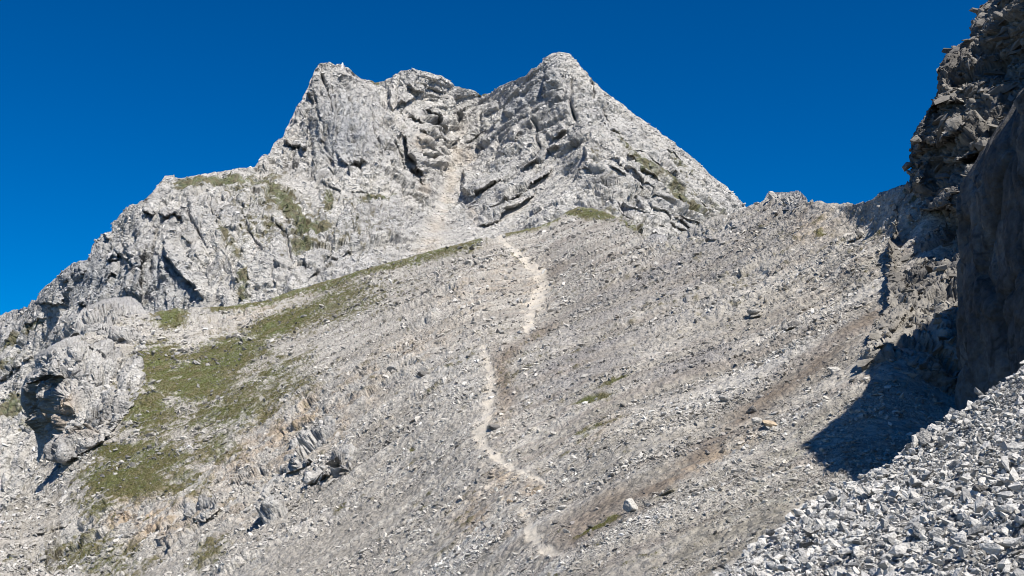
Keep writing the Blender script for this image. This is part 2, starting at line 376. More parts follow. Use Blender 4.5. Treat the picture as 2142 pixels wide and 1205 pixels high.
for g_ in [[(655, 180), (662, 240), (675, 300), (695, 345)], [(700, 165), (703, 240), (700, 300)], [(735, 195), (732, 260), (742, 312)], [(672, 150), (690, 200), (695, 240)], [(640, 215), (640, 270), (652, 320)], [(770, 230), (790, 290), (800, 340)], [(820, 290), (850, 350), (872, 400)],
           [(1240, 160), (1250, 210), (1280, 260)], [(1200, 150), (1195, 210), (1205, 260)], [(440, 400), (445, 440), (470, 480)], [(500, 420), (520, 480), (560, 540)], [(390, 420), (400, 470), (440, 530)], [(560, 440), (600, 500), (610, 560)], [(330, 470), (330, 530), (322, 600)], [(260, 470), (262, 520), (275, 560)],
           [(1010, 230), (1000, 290), (985, 340)], [(1120, 250), (1125, 300), (1165, 340)], [(1050, 270), (1030, 330), (1000, 370)], [(640, 590), (690, 545), (760, 520)], [(660, 380), (720, 400), (800, 395)]]:
    groove(D2, X, Y, g_, 5.0, 3.0)
for x0_, y0_, ln, am in [(1262, 262, 150, 6), (1290, 318, 170, 6), (1250, 352, 130, 5), (1300, 372, 180, 7), (1262, 400, 150, 6), (1330, 402, 160, 6), (1290, 440, 110, 5), (1345, 290, 140, 5), (1390, 372, 120, 5), (1410, 440, 90, 5)]:
    ledge(D2, X, Y, [(x0_, y0_), (x0_ + ln * .5, y0_ + ln * .34), (x0_ + ln, y0_ + ln * .74)], am, 11, (.5, -1), 2.4, WOB)
Ps = with_back(P0, 10, 5, .9); Nb = normals(Ps)
Nb = blur(Nb, 6); Nb /= np.linalg.norm(Nb, axis=-1, keepdims=True)
P = with_back(point(X, Y, D2), 10, 5, .9)
nb = 10
Xb = np.concatenate([np.repeat(X[:1], nb, 0), X]); Yb = np.concatenate([np.repeat(Y[:1], nb, 0), Y])
q = P.reshape(-1, 3).astype(f32); xq, yq = Xb.ravel(), Yb.ravel()
def rot2(p, ang):
    c, s = math.cos(math.radians(ang)), math.sin(math.radians(ang))
    return np.stack([p[:, 0] * c + p[:, 2] * s, p[:, 1], -p[:, 0] * s + p[:, 2] * c], -1)
# where loose scree and turf lie, and how the beds run in each part of the face
screem = blobs(xq, yq, [(1090, 440, 95, 20, -35), (1010, 490, 60, 18, -25), (935, 410, 16, 60, 20), (900, 490, 26, 50, 28), (950, 500, 60, 30, -20), (600, 375, 50, 16, 25), (640, 400, 60, 14, 40), (1180, 390, 16, 60, 35)])
w_r = smooth(1225, 1290, xq + .35 * (yq - 300)); w_l = smooth(900, 830, xq + .1 * (yq - 300)); w_m = np.clip(1 - w_r - w_l, 0, 1)
gx = fbm(q, .018, 3, 3)
hm = 2.8 * blocks(q + 6 * gx[:, None], (.028, .028, .022), 21, .9, .3)
def beds(ang, L1, L2, seed, per, amp):
    r = rot2(q, ang) + 3 * fbm(q, .03, 3, seed)[:, None]
    s = -r[:, 2] / per + .8 * perlin(q, .02, seed + 5)
    fr = s - np.floor(s); saw = fr * smooth(1, .86, fr)
    a = np.clip(.5 + 1.2 * perlin(rot2(q, ang), (1 / L1, .03, 1 / L2), seed + 9), 0, 1.3)
    return amp * a * saw + amp * .8 * blocks(r, (1 / L1, 1 / L1, 1 / L2), seed + 2, .8, .5)
b_r = beds(-38, 16, 4.0, 31, 6, 4.2); b_m = beds(28, 20, 5, 32, 8, 4.2)
fl = rot2(q, 84); b_l = 2.9 * blocks(fl + 2 * fbm(q, .05, 2, 41)[:, None], (1 / 18, 1 / 8, 1 / 4.5), 44, .8, .45) + 1.2 * fbm(fl, (.03, .1, .16), 3, 45, ridged=True)
fine = .5 * blocks(q, .26, 51, .8, .9) + .25 * blocks(q, .62, 52, .9, .8) + .6 * fbm(q, .16, 4, 53)
disp = (hm + w_r * b_r + w_m * b_m + w_l * b_l) * (1 - .85 * screem) + fine * (1 - .75 * screem)
disp *= .8 * (.45 + .55 * smooth(0, 40, yq - m_crest(xq)))
P = P + Nb * (disp.reshape(Xb.shape) * steady(P, None, 1.5, 4.0))[..., None]
# colours
n1 = fbm(q, .02, 4, 61); n2 = fbm(q, .09, 4, 62); n3 = fbm(q, .35, 3, 63)
c = mix(np.broadcast_to(np.array([.53, .515, .49], f32), q.shape), np.array([.43, .425, .42], f32), .5 + .8 * n1 + .5 * n2)
c = mix(c, DARK, .8 * smooth(.2, .8, n2 + .5 * n3) * (1 - screem))
c = mix(c, BLUE, .8 * blobs(xq, yq, [(200, 590, 90, 70), (725, 265, 50, 70), (330, 580, 60, 50), (1140, 180, 30, 40), (1080, 220, 30, 20)]))  # blue-grey shade of the left-facing faces put into the rock colour
c = mix(c, PALE, .85 * screem)
c = mix(c, np.array([.52, .45, .37], f32), .55 * blobs(xq, yq, [(955, 330, 14, 60, 12), (880, 300, 18, 14), (935, 420, 14, 60, 20), (885, 400, 12, 20), (900, 500, 20, 60, 28), (192, 628, 8, 12), (985, 440, 8, 30, -20), (980, 330, 8, 30), (605, 270, 12, 25)]) * smooth(-.5, .4, n2 + .3 * n3))
g = blobs(xq, yq, [(560, 388, 60, 15, 25), (470, 374, 110, 9, -3), (605, 430, 75, 19, 50), (650, 478, 44, 22), (630, 512, 34, 16), (690, 425, 13, 26), (788, 404, 38, 10), (540, 470, 80, 60, 0, .55), (510, 600, 16, 45), (480, 505, 14, 60, -30, .8), (390, 385, 34, 14),
                   (1300, 300, 34, 10, 50, .8), (1390, 372, 70, 13, 38, .85), (1430, 420, 55, 12, 35, .9), (1340, 340, 60, 16, 45, .75), (1260, 350, 40, 20, 40, .5), (1480, 420, 60, 12, 42, .7), (1010, 198, 14, 4), (785, 172, 14, 5), (1420, 340, 60, 8, 42, .6), (1310, 470, 60, 20, 30, .8),
                   (25, 848, 50, 22, -15), (50, 700, 80, 12, -32, .8), (20, 760, 60, 10, -32, .6), (60, 880, 60, 14, -20, .6), (560, 420, 160, 40, 20, .5), (730, 420, 60, 20, 0, .5), (720, 500, 120, 60, 0, .35)])
n4 = fbm(q, .8, 2, 64); gm = smooth(.36, .8, g + .28 * n2 + .40 * n3 + .35 * n4)
tn = smooth(-.4, .4, n3)[:, None]
c = mix(c, TURF * .85 * (1 - tn) + TURF2 * .9 * tn, gm * .85)
Qm = quads(*Xb.shape)
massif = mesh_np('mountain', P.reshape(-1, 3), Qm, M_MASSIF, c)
MG = dict(P=P, N=normals(P), c=c.reshape(Xb.shape + (3,)), g=gm.reshape(Xb.shape), s=screem.reshape(Xb.shape))
tag(massif, 'pale grey limestone mountain with two rocky summits behind the scree slope', 'mountain', kind='structure')

# ================================================================== THE SCREE SLOPE
s_crest = line([(-160, 1130), (0, 1068), (30, 1046), (66, 990), (92, 945), (112, 820), (126, 740), (165, 712), (200, 676), (250, 660), (330, 655), (400, 642), (470, 640), (555, 628), (620, 606), (690, 586), (760, 565), (900, 525), (960, 510), (1018, 496), (1030, 500), (1048, 491), (1110, 478), (1145, 468),
                (1168, 456), (1190, 440), (1210, 433), (1240, 436), (1275, 446), (1310, 462), (1340, 486), (1368, 509), (1400, 502), (1450, 478), (1510, 456), (1570, 430), (1612, 416), (1680, 419), (1735, 428), (1790, 427), (1830, 414), (1860, 402), (1900, 388), (2300, 250)])
S_PTS = [(-160, 1150, 160), (0, 1080, 176), (30, 1050, 190), (80, 960, 215), (120, 760, 240), (200, 680, 262), (320, 655, 275), (550, 630, 282), (760, 566, 272), (900, 525, 258), (1020, 497, 242), (1110, 478, 242), (1172, 462, 240), (1240, 436, 245), (1310, 462, 200), (1370, 509, 160),
         (200, 800, 222), (300, 900, 188), (150, 1000, 180), (300, 1100, 140), (100, 1205, 138), (-160, 1300, 120), (450, 760, 222), (600, 800, 182), (450, 950, 160), (600, 1000, 124), (500, 1205, 92), (680, 680, 222), (900, 700, 160), (760, 900, 121), (850, 1000, 94), (800, 1205, 70),
         (1060, 512, 226), (1130, 600, 176), (1025, 730, 128), (1025, 800, 111), (1015, 900, 89), (1140, 1005, 68), (1110, 1080, 60), (1180, 1160, 50), (1000, 1250, 54), (1240, 500, 190), (1200, 700, 117), (1300, 800, 85), (1300, 950, 63), (1400, 1050, 51), (1500, 1205, 40),
         (1500, 458, 150), (1620, 416, 138), (1740, 428, 116), (1856, 408, 100), (1900, 388, 97), (1780, 470, 108), (1862, 520, 91.5), (1750, 600, 90), (1862, 610, 81.5), (1826, 672, 74), (1500, 600, 112), (1600, 700, 84), (1600, 850, 64), (1700, 950, 52), (1780, 550, 92), (1850, 720, 64.5), (1850, 820, 57), (2010, 860, 57), (2010, 700, 67), (1750, 1030, 45), (2150, 800, 56), (2300, 500, 80), (1900, 1100, 38), (2200, 1250, 27), (1700, 1300, 30), (1300, 1300, 40)]
s_depth = Spline2(S_PTS, lam=1e-7)
s_bot = line([(-160, 1330), (1300, 1310), (2300, 1300)])
xs = np.arange(-160, 2180, 2.1); NRS = 410
X, Y, D = landform(s_crest, s_bot, xs, NRS, s_depth)
nb = 9
D2 = D.copy()
q0 = point(X, Y, D).reshape(-1, 3).astype(f32)
WOB = ((7 * fbm(q0, .12, 3, 111)).reshape(X.shape), (7 * fbm(q0, .12, 3, 112)).reshape(X.shape))
PATHS = [([(1040, 484), (1050, 500), (1064, 516), (1092, 541), (1122, 561), (1136, 590), (1128, 622), (1113, 648), (1106, 672), (1104, 690)], [(0, 6), (.3, 7), (.45, 13), (.65, 19), (.85, 17), (1, 10)]),
         ([(1014, 726), (1022, 760), (1031, 806), (1024, 850), (1014, 884), (1004, 906), (1016, 938), (1058, 969), (1110, 996), (1152, 1012)], [(0, 7), (.2, 12), (.45, 15), (.55, 13), (.65, 8), (.85, 7), (1, 4)]),
         ([(1098, 1070), (1108, 1108), (1130, 1140), (1178, 1161)], [(0, 13), (.5, 15), (1, 7)])]
pathf = np.full(X.shape, -1.0)
for poly, wd in PATHS:
    d, s, al = seg_dist(X + .35 * WOB[0], Y + .35 * WOB[1], poly); wd = np.array(wd, float)
    pathf = np.maximum(pathf, 1 - d / np.interp(al, wd[:, 0], wd[:, 1]))
for poly, amp, dec, out in [
        ([(800, 782), (818, 770), (835, 776)], 2.2, 8, UP), ([(868, 782), (885, 788), (905, 778)], 2.0, 8, UP), ([(930, 640), (950, 632), (975, 622)], 2.0, 8, UP), ([(905, 712), (935, 690)], 1.6, 8, UP),
        ([(396, 1095), (425, 1090), (455, 1072), (470, 1062)], 3.2, 14, UP), ([(580, 1015), (560, 1040), (540, 1075)], 2.2, 16, RT), ([(470, 1010), (520, 1000), (545, 985)], 1.8, 10, UP), ([(1215, 900), (1240, 880), (1275, 862)], .8, 10, UP),
        ([(1180, 985), (1195, 968), (1205, 990)], .7, 8, UP), ([(1560, 660), (1590, 652)], 1.6, 8, UP), ([(1635, 690), (1665, 680)], 1.6, 8, UP), ([(1790, 500), (1812, 492)], 1.6, 8, UP), ([(1775, 508), (1800, 500)], 1.4, 8, UP),
        ([(1480, 506), (1500, 500)], 1.8, 8, UP), ([(1345, 520), (1372, 512)], 1.6, 6, UP), ([(1520, 480), (1545, 472)], 1.2, 6, UP), ([(1180, 1140), (1240, 1108), (1290, 1078), (1340, 1052), (1400, 1028)], .9, 14, (1, 1)), ([(1375, 1035), (1412, 1022)], .9, 8, UP),
        ([(560, 760), (600, 745)], 1.2, 8, UP), ([(420, 880), (500, 850)], 1.0, 8, UP), ([(640, 700), (700, 668)], 1.2, 10, UP), ([(330, 690), (420, 668), (500, 650)], 2.0, 10, UP), ([(360, 720), (440, 690)], 1.6, 8, UP), ([(150, 1100), (60, 1120)], 2, 10, UP)]:
    ledge(D2, X, Y, poly, amp, dec, out, 2.6, WOB)
Ps = with_back(point(X, Y, D), nb, 2.5, .8); Nb = blur(normals(Ps), 5); Nb /= np.linalg.norm(Nb, axis=-1, keepdims=True)
P = with_back(point(X, Y, D2), nb, 2.5, .8)
Xb = np.concatenate([np.repeat(X[:1], nb, 0), X]); Yb = np.concatenate([np.repeat(Y[:1], nb, 0), Y]); pathb = np.concatenate([np.full((nb, X.shape[1]), -1.0), pathf])
q = P.reshape(-1, 3).astype(f32); xq, yq = Xb.ravel(), Yb.ravel(); pq = pathb.ravel()
dist = np.linalg.norm(q, axis=1)
n1 = fbm(q, .05, 4, 161); n2 = fbm(q, .25, 4, 162); n3 = fbm(q, 1.0, 3, 163)
streak = fbm(q, (.035, .40, .06), 4, 164)                         # fans run down to the left
streak2 = fbm(q, (.05, 1.1, .1), 3, 165)
rocky = np.clip(blobs(xq, yq, [(120, 1120, 190, 120), (430, 660, 160, 40), (430, 1120, 130, 110), (520, 1000, 100, 60), (700, 820, 260, 70, -25, .6), (900, 650, 140, 60, -25, .6), (1450, 480, 120, 30, -25, .8), (1320, 490, 60, 30, 20), (1480, 640, 160, 60, -30, .45), (1640, 700, 80, 40, 0, .5), (330, 840, 60, 60, 0, .5), (600, 1150, 160, 80, -30, .5)]), 0, 1) * smooth(-.6, .3, n1 + .4 * n2)
def band(poly, wpx):
    d, s, al = seg_dist(xq, yq, poly); return np.exp(-(d / wpx) ** 2)
brownb = np.maximum(band([(1835, 655), (1770, 705), (1700, 765), (1550, 872), (1470, 945), (1380, 1010), (1290, 1062), (1200, 1130)], 26) * smooth(-.9, .2, streak + n2),
                    .95 * blobs(xq, yq, [(1052, 795, 18, 62, -14), (1066, 745, 40, 16, -35), (1130, 700, 60, 13, -32, .8), (1165, 560, 30, 10, -30, .6), (1220, 1090, 90, 30, -32), (1270, 1045, 60, 22, -32)]))
whiteb = band([(1860, 600), (1700, 705), (1560, 800), (1400, 905), (1250, 985), (1130, 1060), (1000, 1150), (900, 1230)], 34) + .7 * band([(1690, 860), (1500, 970), (1400, 1040), (1250, 1120), (1100, 1240)], 28) + .8 * blobs(xq, yq, [(960, 780, 70, 60, -30)])
greyb = blobs(xq, yq, [(1500, 560, 260, 50, -35), (1330, 600, 200, 40, -30), (1250, 740, 160, 50, -30), (1450, 760, 120, 40, -30)])
d_cr = yq - s_crest(xq)
crestg = smooth(30, 6, d_cr + 12 * n1 + 8 * n2) * smooth(420, 520, xq) * smooth(1030, 990, xq) + .9 * smooth(9, 3, d_cr) * smooth(1050, 1060, xq) * smooth(1180, 1165, xq)
g = np.maximum(blobs(xq, yq, [(590, 675, 90, 26, -22), (470, 745, 100, 40, -15), (400, 795, 110, 50), (330, 760, 60, 50), (310, 860, 70, 60, 0, .8), (250, 1000, 90, 40), (310, 955, 100, 40, 0, .8), (290, 1010, 60, 20), (480, 642, 46, 8), (355, 662, 34, 24), (240, 940, 60, 20), (210, 1165, 90, 50, 0, .6), (390, 1010, 60, 40, 0, .55), (200, 1060, 50, 30, 0, .6),
                              (470, 860, 120, 50, -10, .68), (560, 800, 120, 60, -15, .55), (700, 640, 120, 40, -20, .62), (450, 930, 60, 50, 0, .55), (1240, 446, 70, 13, 5), (1200, 442, 30, 10), (1320, 470, 40, 10, 30, .7), (1245, 834, 40, 9, -14, .95), (1285, 796, 34, 8, -25, .85), (1230, 900, 60, 10, -35, .5), (1088, 540, 40, 7, 40, .7),
                              (1560, 1090, 190, 60, -32, .58), (1640, 960, 110, 30, -35, .58), (1700, 900, 120, 30, -38, .5), (1260, 1090, 60, 7, -30, .8), (1390, 1030, 30, 8, -30, .8), (1480, 1010, 80, 14, -33, .55), (1720, 490, 10, 6, 0, .8), (440, 1150, 60, 30, -30, .5), (863, 941, 6, 5, 0, 1), (1590, 1020, 40, 12, -30, .75)]), .74 * crestg)
gm = smooth(.20, .72, g + .30 * n2 + .16 * n1 + .50 * n3) * (pq < 0) * (1 - .72 * smooth(1300, 1420, xq) * (yq > 700))
pathm = smooth(-.5, .7, pq + .75 * n3 + .3 * n2)
disp = .35 * n1 + .36 * streak * (1 - gm) + .12 * streak2
disp += rocky * (.9 * blocks(q + .8 * n2[:, None], (.16, .16, .22), 171, .8, .6) + .4 * blocks(q, .45, 172, .9, .7))
disp += (1 - pathm) * (.07 * blocks(q, .9, 173, .8, .5) * (1 + 2 * rocky) + .08 * n3 + .10 * gm * n3)
disp -= .12 * pathm
nearf = np.clip(dist / 90, .35, 1.3)
disp *= nearf
P = P + Nb * (disp.reshape(Xb.shape) * steady(P, None, 2.1, 6.0))[..., None]
c = mix(np.broadcast_to(np.array([.36, .338, .302], f32), q.shape), np.array([.485, .46, .42], f32), .55 + 1.3 * streak + .5 * n1)
c = mix(c, np.array([.255, .245, .245], f32), .85 * greyb * smooth(-.5, .4, streak))
c = mix(c, np.array([.47, .46, .44], f32), .85 * np.clip(whiteb, 0, 1) * smooth(-.5, .3, streak + .3 * n2))
c = mix(c, np.array([.42, .41, .39], f32), .8 * rocky)
c = mix(c, BROWN, .9 * brownb)
och = blobs(xq, yq, [(1060, 1060, 100, 46, -20), (1090, 1020, 70, 20, 25), (500, 960, 150, 50, -20, .7), (300, 1090, 90, 45, 0, 1), (270, 1040, 40, 20, 0, .8), (620, 900, 170, 60, -30, .75), (700, 860, 90, 40, -30, .6), (560, 640, 120, 20, -20, .4), (1130, 600, 40, 60, 0, .45), (1040, 850, 30, 80, 0, .5), (1000, 600, 120, 50, -20, .35), (850, 740, 140, 40, -25, .4), (1700, 470, 40, 80, 20, .5), (1500, 950, 120, 14, -33, .7), (430, 1060, 100, 60, 0, .5), (1250, 900, 60, 20, -30, .5)])
c = mix(c, OCHRE * .92, .95 * och * smooth(-.4, .5, n2 + .5 * n3))
c = mix(c, np.array([.275, .245, .22], f32), .6 * smooth(.08, .46, fbm(q, (.03, .45, .08), 4, 190)) * (1 - rocky) * smooth(950, 1100, xq))
c = mix(c, DARK * .8, .5 * smooth(.25, .8, n2 + .4 * n3 - .2) * (1 - pathm))
tn = smooth(-.5, .5, n2 + .4 * n3)[:, None]
c = mix(c, TURF * (1 - tn) + TURF2 * tn, gm * .9)
c = mix(c, np.array([.52, .475, .405], f32), pathm * .88 * smooth(-.7, .35, n3 + .5 * n2))
Qs = quads(*Xb.shape)
pface = (pathm > .5).reshape(Xb.shape); pf = (pface[:-1, :-1] & pface[1:, 1:]).ravel()
V = P.reshape(-1, 3)
tag(sub_mesh('scree_slope', V, Qs, c, ~pf, M_SCREE), 'broad grey scree slope with turf falling from the saddle below the mountain', 'slope', kind='structure')
tag(sub_mesh('path', V, Qs, c, pf, M_PATH), 'narrow sandy trodden footpath winding across the grey scree slope', 'path', kind='structure')
SG = dict(P=P, N=normals(P), gm=gm.reshape(Xb.shape), path=pathm.reshape(Xb.shape), brown=brownb.reshape(Xb.shape), c=c.reshape(Xb.shape + (3,)), rocky=rocky.reshape(Xb.shape), white=whiteb.reshape(Xb.shape), X=Xb, Y=Yb)

# ================================================================== THE CLIFF ON THE RIGHT
edge_y = np.array([(-260, 2170), (-120, 2130), (-40, 2095), (0, 2080), (25, 2045), (50, 2032), (80, 2030), (100, 1998), (130, 1974), (180, 1958), (230, 1934), (280, 1914), (340, 1902), (372, 1900), (395, 1898), (412, 1888), (430, 1866), (450, 1870), (480, 1866), (510, 1852), (555, 1858), (610, 1856),
                   (640, 1852), (665, 1832), (700, 1818), (740, 1806), (770, 1800), (800, 1800), (840, 1802), (900, 1805)], float)
C_PTS = [(1860, 430, 71.6), (1856, 510, 70.4), (1858, 610, 67.4), (1826, 670, 63.8), (1800, 745, 60.6), (1800, 810, 62), (1890, 370, 72), (1905, 280, 73), (1950, 180, 74), (2032, 62, 75), (2080, 0, 76), (2170, -200, 80),
         (2080, 30, 71.5), (2142, 10, 66.5), (2250, -100, 61), (2142, 90, 66), (2200, 60, 62), (2300, 60, 60), (2090, 120, 69),
         (1990, 130, 71.8), (1960, 230, 72.2), (1940, 330, 71.5), (1920, 420, 70.5), (1980, 425, 65), (2040, 420, 59.5), (2040, 260, 65), (2142, 240, 62.5), (2150, 300, 61), (2000, 330, 66.8),
         (1930, 465, 71.3), (1980, 480, 68.5), (2040, 480, 63.5), (1900, 540, 70), (1960, 550, 65.8), (2040, 540, 61.5), (1900, 620, 64.4), (1960, 620, 62), (1880, 690, 61.8), (1900, 760, 58.8), (1830, 780, 60.2), (2000, 700, 61.5), (1990, 800, 59), (1850, 880, 62), (2200, 500, 60.5), (2200, 800, 60), (2330, 300, 58)]
C_PTS = [(a, b, d * float(np.interp(b, [0, 430, 520, 610, 670, 745, 800], [1.35, 1.33, 1.25, 1.155, 1.075, 1.02, 1.0]))) for a, b, d in C_PTS]
c_depth = Spline2(C_PTS, lam=1e-7)
ys = np.arange(-260, 880, 1.9); NC = 200
ex = np.interp(ys, edge_y[:, 0], edge_y[:, 1])
t = np.linspace(0, 1, NC)
X = ex[:, None] * (1 - t)[None] + 2330 * t[None]; Y = np.repeat(ys[:, None], NC, 1)
D = c_depth(X, Y)
q0 = point(X, Y, D).reshape(-1, 3).astype(f32)
WOB = ((12 * fbm(q0, .3, 3, 211)).reshape(X.shape), (12 * fbm(q0, .3, 3, 212)).reshape(X.shape)); D2 = D.copy()
for poly, amp, dec, out in [([(1905, 330), (1930, 250), (1965, 180), (1990, 150)], 1.6, 30, (1, .3)), ([(1930, 300), (1985, 290), (2030, 262)], 1.4, 26, UP), ([(1960, 345), (2010, 330), (2060, 290)], 1.4, 26, UP), ([(1890, 438), (1940, 440), (2000, 440), (2050, 425)], 2.2, 30, UP),
                            ([(2010, 380), (1985, 420), (1975, 460)], 1.2, 24, LF), ([(1935, 225), (1975, 215), (2010, 195)], 1.0, 20, UP), ([(1900, 395), (1925, 350), (1935, 310)], 1.2, 20, (1, .3)), ([(1860, 690), (1900, 660), (1940, 640)], .9, 18, UP), ([(1830, 730), (1870, 722)], .8, 16, UP), ([(1870, 600), (1930, 560), (2000, 520)], .8, 20, UP), ([(1890, 640), (1950, 600), (2000, 585)], .6, 16, UP), ([(1920, 180), (1955, 150), (1985, 120)], .8, 20, (1, .5)), ([(1990, 250), (2000, 300), (1990, 350)], .9, 20, RT), ([(2040, 330), (2080, 270)], 1, 16, UP)]:
    ledge(D2, X, Y, poly, amp * 1.8, dec, out, 3.5, WOB)
P0 = point(X, Y, D2)
def wrap_left(P, k, step):
    """carry the mesh round the left edge and away from us"""
    i = np.arange(k, 0, -1)[None, :, None]
    e = P[:, :1]; hd = e * np.array([1, 1, 0]); hd = hd / np.linalg.norm(hd, axis=-1, keepdims=True)
    side = np.stack([hd[..., 1], -hd[..., 0], 0 * hd[..., 0]], -1)
    return np.concatenate([e + hd * (i * step) + side * (i * step) * .28, P], 1)
kb = 14
P0 = wrap_left(P0, kb, 1.0)
Nb = blur(normals(P0), 5); Nb /= np.linalg.norm(Nb, axis=-1, keepdims=True)
q = P0.reshape(-1, 3).astype(f32)
n1 = fbm(q, .12, 4, 261); n2 = fbm(q, .5, 4, 262); n3 = fbm(q, 1.8, 3, 263)
disp = 1.5 * blocks(q + .9 * n1[:, None], (.17, .17, .2), 221, .4, .5) + .8 * blocks(rot2(q, 25), (.4, .42, .6), 222, .45, .8) + .35 * blocks(q, 1.1, 223, .6, 1.0) + .35 * n2
Yw = np.concatenate([np.repeat(Y[:, :1], kb, 1), Y], 1)
disp = disp.reshape(P0.shape[:2]) * steady(P0, None, 1.9, 3.5) * (.45 + .55 * smooth(0, 26, np.abs(np.arange(P0.shape[1]) - kb)))[None]
P = P0 + Nb * disp[..., None]
c = mix(np.broadcast_to(np.array([.20, .19, .175], f32), q.shape), np.array([.12, .116, .113], f32), .5 + .8 * n1 + .5 * n2)  # upper cliff: overhang shade put into the dark rock colour
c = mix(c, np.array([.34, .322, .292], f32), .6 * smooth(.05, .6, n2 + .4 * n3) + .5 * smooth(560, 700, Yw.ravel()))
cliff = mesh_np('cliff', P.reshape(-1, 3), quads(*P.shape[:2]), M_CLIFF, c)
CG = dict(P=P, N=normals(P), c=c.reshape(P.shape))
tag(cliff, 'rugged dark grey rock cliff standing at the right edge of the scree', 'cliff', kind='structure')

# the smooth wall nearer to us: a buttress with a sheer side, going on up and out of the frame
XW = 22.3
def wall_crest(y):          # height of its upper edge, by distance
    return np.interp(y, [20, 28, 33.7, 37.2, 40.5, 43, 45.5, 47.5, 49.5, 52.6, 55.0, 56.4, 57.2], [21, 23, 24.6, 25.4, 24.4, 22.4, 18.9, 17.2, 16.6, 15.4, 14.8, 14.2, 13.6])
yv = np.arange(22, 57.2, .10); nz = 150
rows = []
tz = np.linspace(0, 1, nz)
zt = wall_crest(yv); zb = -6.0
Yg = np.repeat(yv[None], nz, 0); Zg = zt[None] * (1 - tz[:, None]) + zb * tz[:, None]
endr = smooth(54.6, 57.2, Yg)
Xg = XW + 2.6 * endr ** 1.6 + .05 * (Zg - 5) + .5 * smooth(wall_crest(yv)[None] - 2.0, wall_crest(yv)[None], Zg) - .018 * (yv - 45)[None] * 0
P0 = np.stack([Xg, Yg, Zg], -1)
kk = np.arange(28, 0, -1)[:, None, None]
top = P0[:1] + np.concatenate([kk * .9, 0 * kk, kk * 1.19], -1)       # the ground above the wall goes on up to the right
P0 = np.concatenate([top, P0], 0)
ke = np.arange(1, 26)[None, :, None]
P0 = np.concatenate([P0, P0[:, -1:] + np.concatenate([ke * .8, ke * .05, 0 * ke], -1)], 1)   # far end, turning away
Nb = -normals(P0); 
if Nb[nz // 2, 60, 0] > 0: Nb = -Nb
Nb = blur(Nb, 4); Nb /= np.linalg.norm(Nb, axis=-1, keepdims=True)
q = P0.reshape(-1, 3).astype(f32)
n1 = fbm(q, .15, 4, 281); n2 = fbm(q, (.8, .8, .35), 4, 282); n3 = fbm(q, 2.5, 3, 283)
disp = .55 * blocks(q, (.3, .3, .14), 284, .5, .6) + .22 * blocks(q, (.8, .8, .5), 285, .8, .8) + .2 * n1 + .15 * n2 + .06 * n3
P = P0 + Nb * disp.reshape(P0.shape[:2])[..., None]
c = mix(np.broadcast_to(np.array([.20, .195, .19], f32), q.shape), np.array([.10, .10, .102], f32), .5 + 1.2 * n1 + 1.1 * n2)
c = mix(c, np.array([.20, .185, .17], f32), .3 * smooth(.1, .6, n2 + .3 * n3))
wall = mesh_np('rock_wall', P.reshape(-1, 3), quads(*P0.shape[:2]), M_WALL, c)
tag(wall, 'smooth sheer rock wall in full shade at the right edge of the view', 'rock wall', kind='structure')

